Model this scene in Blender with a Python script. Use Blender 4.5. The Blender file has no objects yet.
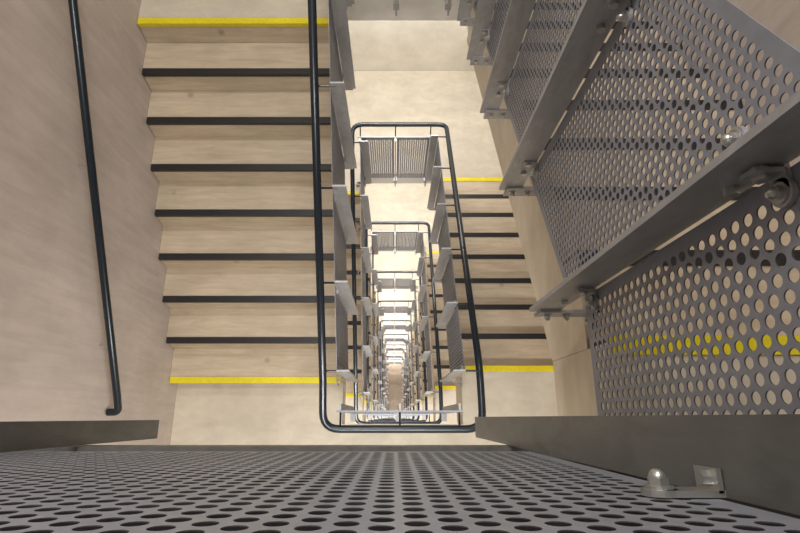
import bpy, math
from mathutils import Vector, Matrix
S=bpy.context.scene
ZC=27.78
COL=S.collection
# ---------------- materials
def mat(name,base,rough=.5,metal=0,var=None,scale=(1,1,1),nscale=4,bump=0,detail=6,knots=False,contrast=(.3,.7),stain=(.86,1.06)):
    m=bpy.data.materials.new(name);m.use_nodes=True
    nt=m.node_tree;b=nt.nodes['Principled BSDF']
    b.inputs['Base Color'].default_value=(*base,1);b.inputs['Roughness'].default_value=rough;b.inputs['Metallic'].default_value=metal
    if var:
        tc=nt.nodes.new('ShaderNodeNewGeometry');mp=nt.nodes.new('ShaderNodeMapping');mp.inputs['Scale'].default_value=scale
        n=nt.nodes.new('ShaderNodeTexNoise');n.inputs['Scale'].default_value=nscale;n.inputs['Detail'].default_value=detail;n.inputs['Roughness'].default_value=.62
        n.inputs['Distortion'].default_value=.6
        r=nt.nodes.new('ShaderNodeValToRGB');r.color_ramp.elements[0].position=contrast[0];r.color_ramp.elements[1].position=contrast[1]
        r.color_ramp.elements[0].color=(*var,1);r.color_ramp.elements[1].color=(*base,1)
        L=nt.links.new
        L(tc.outputs['Position'],mp.inputs[0]);L(mp.outputs[0],n.inputs['Vector']);L(n.outputs['Fac'],r.inputs[0])
        out=r.outputs[0]
        n2=nt.nodes.new('ShaderNodeTexNoise');n2.inputs['Scale'].default_value=2.3;n2.inputs['Detail'].default_value=8;n2.inputs['Roughness'].default_value=.65
        L(tc.outputs['Position'],n2.inputs['Vector'])
        mr=nt.nodes.new('ShaderNodeMapRange');mr.inputs[1].default_value=.35;mr.inputs[2].default_value=.7;mr.inputs[3].default_value=stain[0];mr.inputs[4].default_value=stain[1]
        L(n2.outputs['Fac'],mr.inputs[0])
        mx=nt.nodes.new('ShaderNodeMix');mx.data_type='RGBA';mx.blend_type='MULTIPLY';mx.inputs[0].default_value=1
        L(out,mx.inputs[6]);L(mr.outputs[0],mx.inputs[7]);out=mx.outputs[2]
        if knots:
            v=nt.nodes.new('ShaderNodeTexVoronoi');v.inputs['Scale'].default_value=3.1
            L(tc.outputs['Position'],v.inputs['Vector'])
            kr=nt.nodes.new('ShaderNodeMapRange');kr.inputs[1].default_value=.02;kr.inputs[2].default_value=.10;kr.inputs[3].default_value=.55;kr.inputs[4].default_value=1
            L(v.outputs['Distance'],kr.inputs[0])
            m2=nt.nodes.new('ShaderNodeMix');m2.data_type='RGBA';m2.blend_type='MULTIPLY';m2.inputs[0].default_value=1
            L(out,m2.inputs[6]);L(kr.outputs[0],m2.inputs[7]);out=m2.outputs[2]
        L(out,b.inputs['Base Color'])
        if bump:
            bp=nt.nodes.new('ShaderNodeBump');bp.inputs['Strength'].default_value=bump;bp.inputs['Distance'].default_value=.01
            L(n.outputs['Fac'],bp.inputs['Height']);L(bp.outputs[0],b.inputs['Normal'])
    return m
M_STEP=mat('plywood_step',(.62,.515,.385),.5,var=(.47,.375,.265),scale=(1.2,9,9),nscale=3,knots=True,bump=.08)
M_STRING=mat('stair_string_ply',(.74,.64,.50),.5,var=(.64,.54,.41),scale=(3,2,6),nscale=3,bump=.05)
M_FLOOR=mat('landing_timber',(.65,.585,.48),.5,var=(.54,.475,.375),scale=(1.5,3,3),nscale=3,bump=.05)
M_WALL=mat('wall_ply',(.60,.52,.47),.65,var=(.50,.425,.38),scale=(7,7,1.0),nscale=2.5,bump=.06)
M_WALLF=mat('wall_cream',(.73,.69,.60),.65,var=(.65,.60,.51),scale=(2,2,2),nscale=2,bump=.05)
M_EDGE=mat('slab_edge_paint',(.82,.81,.78),.6,var=(.74,.73,.70),scale=(3,3,3),nscale=2)
M_BLACK=mat('nosing_black',(.012,.012,.014),.4)
M_YEL=mat('nosing_yellow',(.84,.70,.01),.45,var=(.70,.58,.01),scale=(8,8,8),nscale=6)
M_GREY=mat('steel_powdercoat',(.29,.30,.345),.42,.15,var=(.24,.25,.29),scale=(6,6,6),nscale=5)
M_HOLESHADE=mat('hole_wall_shade',(.07,.07,.075),.5,.2)  # sheet hole walls coloured dark, shade inside the holes painted in
M_POST=mat('galvanised_bar',(.45,.45,.465),.4,.2,var=(.34,.34,.355),scale=(8,8,3),nscale=5)
M_DARKP=mat('mill_steel_bar',(.19,.19,.18),.42,.3,var=(.12,.12,.115),scale=(6,6,2),nscale=4)
M_FLOORSHADE=mat('landing_floor_shade',(.02,.02,.023),.6,var=(.015,.015,.018),scale=(6,6,2),nscale=4)  # top landing floor darkened in colour for the shade behind the perforated panel
M_BOLT=mat('zinc_bolt',(.5,.5,.48),.3,.85)
M_RAIL=mat('handrail_coat',(.010,.016,.024),.25,.1)
M_WHITE=mat('white_fixture',(.8,.8,.78),.4)
m=bpy.data.materials.new('lamp_diffuser');m.use_nodes=True
b=m.node_tree.nodes['Principled BSDF'];b.inputs['Base Color'].default_value=(.9,.9,.88,1);b.inputs['Emission Color'].default_value=(1,.97,.9,1);b.inputs['Emission Strength'].default_value=1.5
m.cycles.emission_sampling='NONE'
M_LAMP=m
# ---------------- mesh builder
class MB:
    def __init__(s): s.v=[];s.f=[];s.m=[];s.mats=[];s.sm=set()
    def mi(s,mt):
        if mt not in s.mats:s.mats.append(mt)
        return s.mats.index(mt)
    def add(s,vs,fs,mt,smooth=()):
        o=len(s.v);s.v+=[tuple(p) for p in vs];k=s.mi(mt);b=len(s.f)
        for f in fs:s.f.append([i+o for i in f]);s.m.append(k)
        for i in smooth:s.sm.add(b+i)
    def box(s,x0,x1,y0,y1,z0,z1,mt):
        s.add([(x0,y0,z0),(x1,y0,z0),(x1,y1,z0),(x0,y1,z0),(x0,y0,z1),(x1,y0,z1),(x1,y1,z1),(x0,y1,z1)],
          [(0,3,2,1),(4,5,6,7),(0,1,5,4),(1,2,6,5),(2,3,7,6),(3,0,4,7)],mt)
    def cyl(s,a,b,r,mt,n=14,r2=None):
        a=Vector(a);b=Vector(b);d=(b-a).normalized();r2=r if r2 is None else r2
        u=d.orthogonal().normalized();w=d.cross(u);vs=[];fs=[]
        for i in range(n):
            t=2*math.pi*i/n;e=u*math.cos(t)+w*math.sin(t);vs+=[a+e*r,b+e*r2]
        for i in range(n):
            j=(i+1)%n;fs.append((2*i,2*j,2*j+1,2*i+1))
        fs.append([2*i for i in range(n)][::-1]);fs.append([2*i+1 for i in range(n)])
        s.add(vs,fs,mt)
    def dome(s,c,d,r,mt,n=20,k=7):
        c=Vector(c);d=Vector(d).normalized();u=d.orthogonal().normalized();w=d.cross(u)
        vs=[];fs=[]
        for a in range(k):
            ph=math.pi/2*a/k
            for i in range(n):
                t=2*math.pi*i/n;vs.append(c+(u*math.cos(t)+w*math.sin(t))*r*math.cos(ph)+d*r*math.sin(ph))
        vs.append(c+d*r)
        for a in range(k-1):
            for i in range(n):
                j=(i+1)%n;fs.append((a*n+i,a*n+j,(a+1)*n+j,(a+1)*n+i))
        for i in range(n):fs.append(((k-1)*n+i,(k-1)*n+(i+1)%n,k*n))
        s.add(vs,fs,mt,range(len(fs)))
    def nut(s,p,d,sc,mt=None):
        p=Vector(p);d=Vector(d).normalized();mt=mt or M_BOLT
        s.cyl(p,p+d*.003*sc,.013*sc,mt,18)
        s.cyl(p+d*.003*sc,p+d*.010*sc,.0095*sc,mt,6)
        s.dome(p+d*.010*sc,d,.0078*sc,mt)
    def mesh(s,name):
        me=bpy.data.meshes.new(name);me.from_pydata(s.v,[],s.f)
        for x in s.mats:me.materials.append(x)
        me.polygons.foreach_set('material_index',s.m)
        if s.sm:me.polygons.foreach_set('use_smooth',[i in s.sm for i in range(len(s.f))])
        me.update()
        return me
def obj(name,me,loc=(0,0,0),rot=(0,0,0),parent=None):
    o=bpy.data.objects.new(name,me);o.location=loc;o.rotation_euler=rot;COL.objects.link(o)
    if parent:o.parent=parent
    return o
# ---------------- perforated sheet: u->Y v->Z thickness X
def perf(name,w,h,slope,m=.018,p=.0235,r=.0080,t=.002,nb=3,mt=None):
    mt=mt or M_GREY
    cw=p*.866;n=int((w-2*m)/cw);mu=(w-n*cw)/2
    B=MB();V=[];F=[];W=[]
    def quad(a,b,c,d):
        for x,rev in((0,0),(t,1)):
            o=len(V);V.extend([(x,*a),(x,*b),(x,*c),(x,*d)])
            F.append([o+3,o+2,o+1,o] if not rev else [o,o+1,o+2,o+3])
    bz=lambda u:slope*u
    quad((0,0),(mu,bz(mu)),(mu,bz(mu)+h),(0,h))
    quad((w-mu,bz(w-mu)),(w,bz(w)),(w,bz(w)+h),(w-mu,bz(w-mu)+h))
    ca=math.atan2(p/2,cw/2)
    corners=[ca,math.pi-ca,math.pi+ca,2*math.pi-ca];ang=[]
    for i in range(4):
        a=corners[i];b=corners[(i+1)%4]+(2*math.pi if i==3 else 0)
        for k in range(nb+1):ang.append(a+(b-a)*k/(nb+1))
    N=len(ang)
    tmpl_o=[];tmpl_i=[]
    for a in ang:
        c,s_=math.cos(a),math.sin(a)
        q=min((cw/2)/abs(c) if abs(c)>1e-6 else 9,(p/2)/abs(s_) if abs(s_)>1e-6 else 9)
        tmpl_o.append((c*q,s_*q));tmpl_i.append((c*r,s_*r))
    for j in range(n):
        u0=mu+j*cw;u1=u0+cw;uc=(u0+u1)/2
        off=(p/2 if j%2 else 0)
        hi=min(bz(u0),bz(u1))+h
        st=off+m
        if slope: st=slope*uc+m
        cnt=int((hi-m*.6-st)/p)
        quad((u0,bz(u0)),(u1,bz(u1)),(u1,st),(u0,st))
        e=st+cnt*p
        quad((u0,e),(u1,e),(u1,bz(u1)+h),(u0,bz(u0)+h))
        for i in range(cnt):
            vc=st+(i+.5)*p;o=len(V)
            for x in(0,t):
                V.extend([(x,uc+a,vc+b) for a,b in tmpl_o]);V.extend([(x,uc+a,vc+b) for a,b in tmpl_i])
            for k in range(N):
                k2=(k+1)%N
                F.append([o+k,o+N+k,o+N+k2,o+k2])
                F.append([o+2*N+k,o+2*N+k2,o+3*N+k2,o+3*N+k])
                W.append([o+N+k,o+3*N+k,o+3*N+k2,o+N+k2])
    for a,b in(((0,0),(w,bz(w))),((w,bz(w)),(w,bz(w)+h)),((w,bz(w)+h),(0,h)),((0,h),(0,0))):
        o=len(V);V.extend([(0,*a),(0,*b),(t,*b),(t,*a)]);F.append([o,o+1,o+2,o+3])
    B.add(V,F,mt)
    k=B.mi(M_HOLESHADE)
    for f in W:B.f.append(f);B.m.append(k)
    return B.mesh(name)
# ---------------- levels
near=[1.23]+[4.02+2.64*i for i in range(10)]
far=[2.70+2.64*i for i in range(10)]
XL,XR,YN,YF=-1.70,1.47,-1.60,4.20
WL,WR=-.40,.53
E=.002
# ---------------- flights
def flight(name,n,g,r,width,clampz=None,waist=.42):
    B=MB()
    for k in range(1,n):
        a=(k-1)*g;b=k*g;zt=-k*r
        za=-(k-1)*r-waist if k>1 else -waist; zb=-k*r-waist
        if clampz is not None: za=max(za,clampz);zb=max(zb,clampz)
        vs=[(0,a,za),(width,a,za),(width,b,zb),(0,b,zb),(0,a,zt),(width,a,zt),(width,b,zt),(0,b,zt)]
        B.add(vs,[(4,5,6,7),(0,1,5,4),(1,2,6,5),(2,3,7,6)],M_STEP)
        B.add(vs,[(0,3,2,1),(3,0,4,7)],M_STRING)
        B.add([(0.002,a+.001,zt+r-.008),(width-.002,a+.001,zt+r-.008),(width-.002,a+.030,zt+.001),(.002,a+.030,zt+.001)],[(0,3,2,1)],M_STEP)
    for k in range(n):
        z=-k*r;m_=M_YEL if k in(0,n-1) else M_BLACK
        B.box(.004,width-.004,k*g-.034,k*g+.012,z-.004,z+.006,m_)
        B.box(.004,width-.004,k*g+.001,k*g+.012,z-.022,z-.004,m_)
    return B.mesh(name)
WRt=XR-WR-E
fl=flight('flight_mesh',9,.28,1.32/9,WRt)
fls=flight('flight_mesh_l',9,.28,1.32/9,1.30-E)
fl_last=flight('flight_mesh_last',9,.28,1.32/9,1.30-E,clampz=-1.31)
fl_top=flight('flight_mesh_top',10,.272,.147,WRt,waist=.46)
for i in range(10):
    if i==0: obj('stair_flight',fl_top,(WR,.18,ZC-near[0]))
    else: obj('stair_flight',fl,(WR,.38,ZC-near[i]))
    obj('stair_flight',fls if i<9 else fl_last,(WL,2.5,ZC-far[i]),(0,0,math.pi))
# ---------------- landings
def slab(parts,th,name):
    B=MB()
    for P in parts:
        x0,x1,y0,y1=P[:4];mt=P[4] if len(P)>4 else M_FLOOR;me_=P[5] if len(P)>5 else M_EDGE;t_=P[6] if len(P)>6 else th
        B.box(x0,x1,y0,y1,-.03,0,mt);B.box(x0+.001,x1-.001,y0,y1-.001,-t_,-.03,me_)
    return B.mesh(name)
xl,xr,yn,yf=XL+E,XR-E,YN+E,YF-E
top=slab([(xl,xr,yn,-.10,M_FLOORSHADE,M_EDGE),(WR,xr,-.10,.18,M_FLOOR,M_STRING,.46)],.30,'top_landing')
nl=slab([(xl,xr,yn,-.05),(xl,WL,-.05,.26),(WR,xr,-.05,.38,M_FLOOR,M_STRING,.40)],.26,'near_landing')
fr=slab([(xl,xr,2.76,yf),(xl,WL,2.50,2.76),(WR,xr,2.62,2.76)],.26,'far_landing')
for i in range(10):
    obj('stair_landing',top if i==0 else nl,(0,0,ZC-near[i]))
    obj('stair_landing',fr,(0,0,ZC-far[i]))
# ---------------- shell
def wall(name,x0,x1,y0,y1,z0,z1,mt):
    B=MB();B.box(x0,x1,y0,y1,z0,z1,mt);return obj(name,B.mesh(name))
ZT=ZC+1.5
wall('wall_left',XL-.2,XL,YN-.2,YF+.2,0,ZT,M_WALL)
wall('wall_right',XR,XR+.2,YN-.2,YF+.2,0,ZT,M_WALL)
wall('wall_far',XL,XR,YF,YF+.2,0,ZT,M_WALLF)
wall('wall_near',XL,XR,YN-.2,YN,0,ZT,M_WALLF)
wall('ceiling',XL-.2,XR+.2,YN-.2,YF+.2,ZT,ZT+.2,M_EDGE)
wall('floor',XL-.2,XR+.2,YN-.2,YF+.2,-.2,0,mat('ground_floor',(.16,.115,.08),.5,var=(.10,.075,.05),scale=(2,2,2)))
# ---------------- guards
PH=.80
P_FL=perf('perforated_sheet_sloped',.445,PH,-.53,p=.0205,r=.0068,m=.022)
P_FLlow=perf('perforated_sheet_sloped_low',.445,PH,-.53,p=.026,r=.0088,nb=1)
P_END=perf('perforated_sheet_end',.33,.86,0,p=.026,r=.0088,nb=1)
P_CORN=perf('perforated_sheet_corner',.31,.88,0,p=.0240,r=.0082)
P_A=perf('perforated_sheet_landing',.93,.80,0,p=.0240,r=.0080,t=.0007)
P_B=perf('perforated_sheet_landing_b',.90,.80,0,p=.0240,r=.0080,t=.0007)
def clip(B,y,z,sgn,mt,L=.055):
    B.box(-.007,-.001,min(y,y+sgn*L),max(y,y+sgn*L),z-.013,z+.013,mt)
    B.cyl((-.007,y+sgn*L,z),(-.001,y+sgn*L,z),.0165,mt,20)
    B.nut((-.007,y+sgn*L,z),(-1,0,0),.95)
    B.box(-.04,-.005,y+sgn*.005,y+sgn*.010,z-.013,z+.013,mt)
    B.cyl((-.025,y-.016,z),(-.025,y+.016,z),.009,M_BOLT,6)
def flight_guard(ystart,top_):
    B=MB();sl=.54 if top_ else .524
    ys=[ystart+.47*i for i in range(6)]
    for y in ys:
        zn=-sl*y;w=.075;t=.010;zb=zn-.01;zt=zn+.92
        B.box(-w,-.001,y-t/2,y+t/2,zb,zt,M_POST)
        B.cyl((-.03,y,zt-.03),(.09,y,zt-.03),.006,M_RAIL,8)
        B.cyl((.09,y,zt-.031),(.09,y,zt+.01+(.1 if top_ else 0)),.006,M_RAIL,8)
        B.box(-.055,.098,y-.013,y-.005,zb-.03,zb+.03,M_POST)
        B.box(.090,.0985,y-.045,y+.03,zb-.05,zb+.03,M_POST)
        if top_:
            B.nut((-.03,y-.013,zb),(0,-1,0),.9);B.nut((.02,y-.013,zb),(0,-1,0),.9);B.nut((.089,y-.03,zb-.01),(-1,0,0),1)
            for q in(.15,.76):
                if y<ys[-1]-.01:clip(B,y,zn+q-.03,1,M_POST,.06 if q>.5 else .045)
                if y>ys[0]+.01:clip(B,y,zn+q+.03,-1,M_POST,.04)
        else:
            for q in(.14,.80):
                if y<ys[-1]-.01:B.box(-.012,-.001,y,y+.04,zn+q-.012,zn+q+.012,M_POST)
    return B.mesh('guard_frame'),[(y+.0125,-sl*(y+.0125)+.09) for y in ys[:-1]]
gf_top,pp_top=flight_guard(.09,True)
gf_low,pp_low=flight_guard(-.11,False)
XPR,XPL=.43,-.335
def empty(name,loc,rot=(0,0,0)):
    e=bpy.data.objects.new(name,None);e.empty_display_size=.1;e.location=loc;e.rotation_euler=rot;COL.objects.link(e);return e
for i in range(10):
    for side in(0,1):
        if side==0:
            loc=(XPR,.18 if i==0 else .38,ZC-near[i]);rot=(0,0,0)
        else: loc=(XPL,2.5,ZC-far[i]);rot=(0,0,math.pi)
        e=empty('perforated_stair_balustrade',loc,rot)
        istop=(i==0 and side==0)
        obj('posts_and_clips',gf_top if istop else gf_low,parent=e)
        for y,z in(pp_top if istop else pp_low):
            obj('perforated_panel',P_FL if i==0 else P_FLlow,(0,y,z),parent=e)
def end_guard_mesh():
    B=MB()
    for x in(-.35,0.005,.36):
        B.box(-.05,-.001,x-.006,x+.006,-.08,.94,M_POST)
        B.box(-.001,.06,x-.02,x+.02,-.08,-.03,M_POST)
        B.cyl((-.03,x,.90),(.11,x,.90),.006,M_RAIL,8)
        B.cyl((.11,x,.90),(.11,x,.95),.006,M_RAIL,8)
    B.box(-.010,.0,-.37,.38,.925,.945,M_GREY)
    return B.mesh('end_guard_frame')
eg=end_guard_mesh()
for i in range(10):
    e=empty('perforated_landing_balustrade',(0.02,2.68,ZC-far[i]),(0,0,math.pi/2))
    obj('posts_and_clips',eg,parent=e)
    for y in(-.34,.018):obj('perforated_panel',P_END,(0,y,.05),parent=e)
    if i>0:
        e=empty('perforated_landing_balustrade',(0.03,.03,ZC-near[i]),(0,0,-math.pi/2))
        obj('posts_and_clips',eg,parent=e)
        for y in(-.34,.018):obj('perforated_panel',P_END,(0,y,.05),parent=e)
# top landing guard
e=empty('perforated_landing_balustrade',(0,-.06,ZC),(0,0,-math.pi/2))
B=MB()
for x,db,w_ in((.26,1.65,.062),(-.70,1.55,.053),(-1.63,1.55,.053)):
    B.box(-w_,-.001,x-.005,x+.005,-db,-.16,M_DARKP)
    B.cyl((-.03,x,-.19),(.10,x,-.19),.007,M_BOLT,10)
for x,sg in((.255,-1),(-.695,1),(-.705,-1),(-1.625,1)):
    for d in(.43,):
        a=x+sg*.045
        B.box(-.006,-.001,min(x,a),max(x,a),-d-.012,-d+.012,M_BOLT)
        B.cyl((-.006,a,-d),(-.001,a,-d),.0135,M_BOLT,26)
        B.nut((-.006,a,-d),(-1,0,0),.85)
        B.box(-.022,-.004,x+sg*.001,x+sg*.005,-d-.018,-d+.012,M_BOLT)
        B.cyl((-.014,x-.012,-d),(-.014,x+.009,-d),.006,M_BOLT,6)
B.box(.001,.05,-1.69,.5,-1.23,-1.17,M_DARKP)
obj('posts_and_clips',B.mesh('top_guard_frame'),parent=e)
obj('perforated_panel',P_A,(0,-.68,-.98),parent=e)
obj('perforated_panel',P_B,(0,-1.61,-.98),parent=e)
e=empty('perforated_landing_balustrade',(XPR,-.055,ZC))
B=MB()
B.box(-.07,-.001,.0,.010,-1.28,-.2,M_DARKP);clip(B,.320,-.50,-1,M_POST,.03);clip(B,.320,-1.04,-1,M_POST,.03)
obj('posts_and_clips',B.mesh('corner_guard_frame'),parent=e)
obj('perforated_panel',P_CORN,(0,.005,-1.10),parent=e)
# ---------------- handrail
def fillet(pts,r,n=6):
    out=[Vector(pts[0])]
    for i in range(1,len(pts)-1):
        p=Vector(pts[i]);a=Vector(pts[i-1])-p;b=Vector(pts[i+1])-p
        if a.angle(b)>math.radians(160):out.append(p);continue
        d=min(r,a.length*.45,b.length*.45);A=p+a.normalized()*d;C=p+b.normalized()*d
        for k in range(n+1):
            t=k/n;out.append(A*(1-t)**2+p*2*t*(1-t)+C*t*t)
    out.append(Vector(pts[-1]));return out
def rail(name,pts,r,fr=.09):
    c=bpy.data.curves.new(name,'CURVE');c.dimensions='3D';c.bevel_depth=r;c.bevel_resolution=5;c.use_fill_caps=True
    P=fillet(pts,fr);s=c.splines.new('POLY');s.points.add(len(P)-1)
    for q,p in zip(s.points,P):q.co=(*p,1);q.radius=1
    c.materials.append(M_RAIL);o=bpy.data.objects.new(name,c);COL.objects.link(o);return o
RL,RR=-.415,.52
pts=[(XL+.01,-.17,ZC-.19),(RR,-.17,ZC-.19),(RR,.12,ZC-.19)]
for i in range(10):
    if i>0:pts+=[(RR,.30,ZC-(near[i]-.93))]
    pts+=[(RR,2.62,ZC-(far[i]-.147-(.92 if i else 1.02))),(RR,2.80,ZC-(far[i]-.97)),(RL,2.80,ZC-(far[i]-.97)),(RL,2.5,ZC-(far[i]-.92)),
          (RL,.20,ZC-(near[i+1]-1.03))]
    if i<9: pts+=[(RL,-.065,ZC-(near[i+1]-.96)),(RR,-.065,ZC-(near[i+1]-.96))]
    else: pts+=[(RL,-.065,ZC-(near[i+1]-.96))]
rail('handrail',pts,.0225,.10)
for i in range(9):
    d0=far[i]
    e=empty('wall_handrail',(0,0,0))
    X=XL+.075
    r_=rail('tube',[(X,2.62,ZC-(d0-.97)),(X,2.5,ZC-(d0-.92)),(X,.12,ZC-(d0+.33)),(X,.03,ZC-(d0+.37)),(XL+.012,.03,ZC-(d0+.37))],.021,.05)
    r_.parent=e
    B=MB()
    for y in(.4,1.3,2.2):
        z=ZC-(d0-.92+(2.5-y)*.524)
        B.cyl((XL+.001,y,z-.01),(X,y,z-.005),.004,M_BOLT,10)
    obj('brackets',B.mesh('rail_brackets'),parent=e)
# ---------------- lights
def lamp(x,y,z,power,sx=1.2,sy=.16,col=(1,.985,.95)):
    B=MB();B.box(-sx/2-.02,sx/2+.02,-sy/2-.02,sy/2+.02,-.05,-.001,M_WHITE);B.box(-sx/2,sx/2,-sy/2,sy/2,-.056,-.05,M_LAMP)
    o=obj('ceiling_light',B.mesh('ceiling_light'),(x,y,z))
    l=bpy.data.lights.new('area','AREA');l.shape='RECTANGLE';l.size=sx;l.size_y=sy;l.energy=power;l.color=col
    lo=bpy.data.objects.new('light_source',l);lo.location=(0,0,-.062);lo.parent=o;COL.objects.link(lo)
for i in range(1,10):
    lamp(0.0,-.7,ZC-near[i]-.26,62+7*i)
for i in range(10):
    lamp(0.0,3.4,ZC-far[i]-.26,56+8*i)
lamp(0.0,-.8,ZC-near[0]-.30,46)
lamp(-.1,3.2,ZT,54);lamp(-.5,1.3,ZT,44)
w=bpy.data.worlds.new('w');S.world=w;w.use_nodes=True;w.node_tree.nodes['Background'].inputs[0].default_value=(.5,.5,.55,1);w.node_tree.nodes['Background'].inputs[1].default_value=.1
# ---------------- camera
cd=bpy.data.cameras.new('camera');cd.lens=22.5;cd.sensor_width=36;cd.clip_start=.02;cd.clip_end=100;cd.shift_x=.0075
co=bpy.data.objects.new('camera',cd);co.location=(0,0,ZC);co.rotation_euler=(math.radians(16.8),0,0);COL.objects.link(co);S.camera=co
S.view_settings.view_transform='Standard'
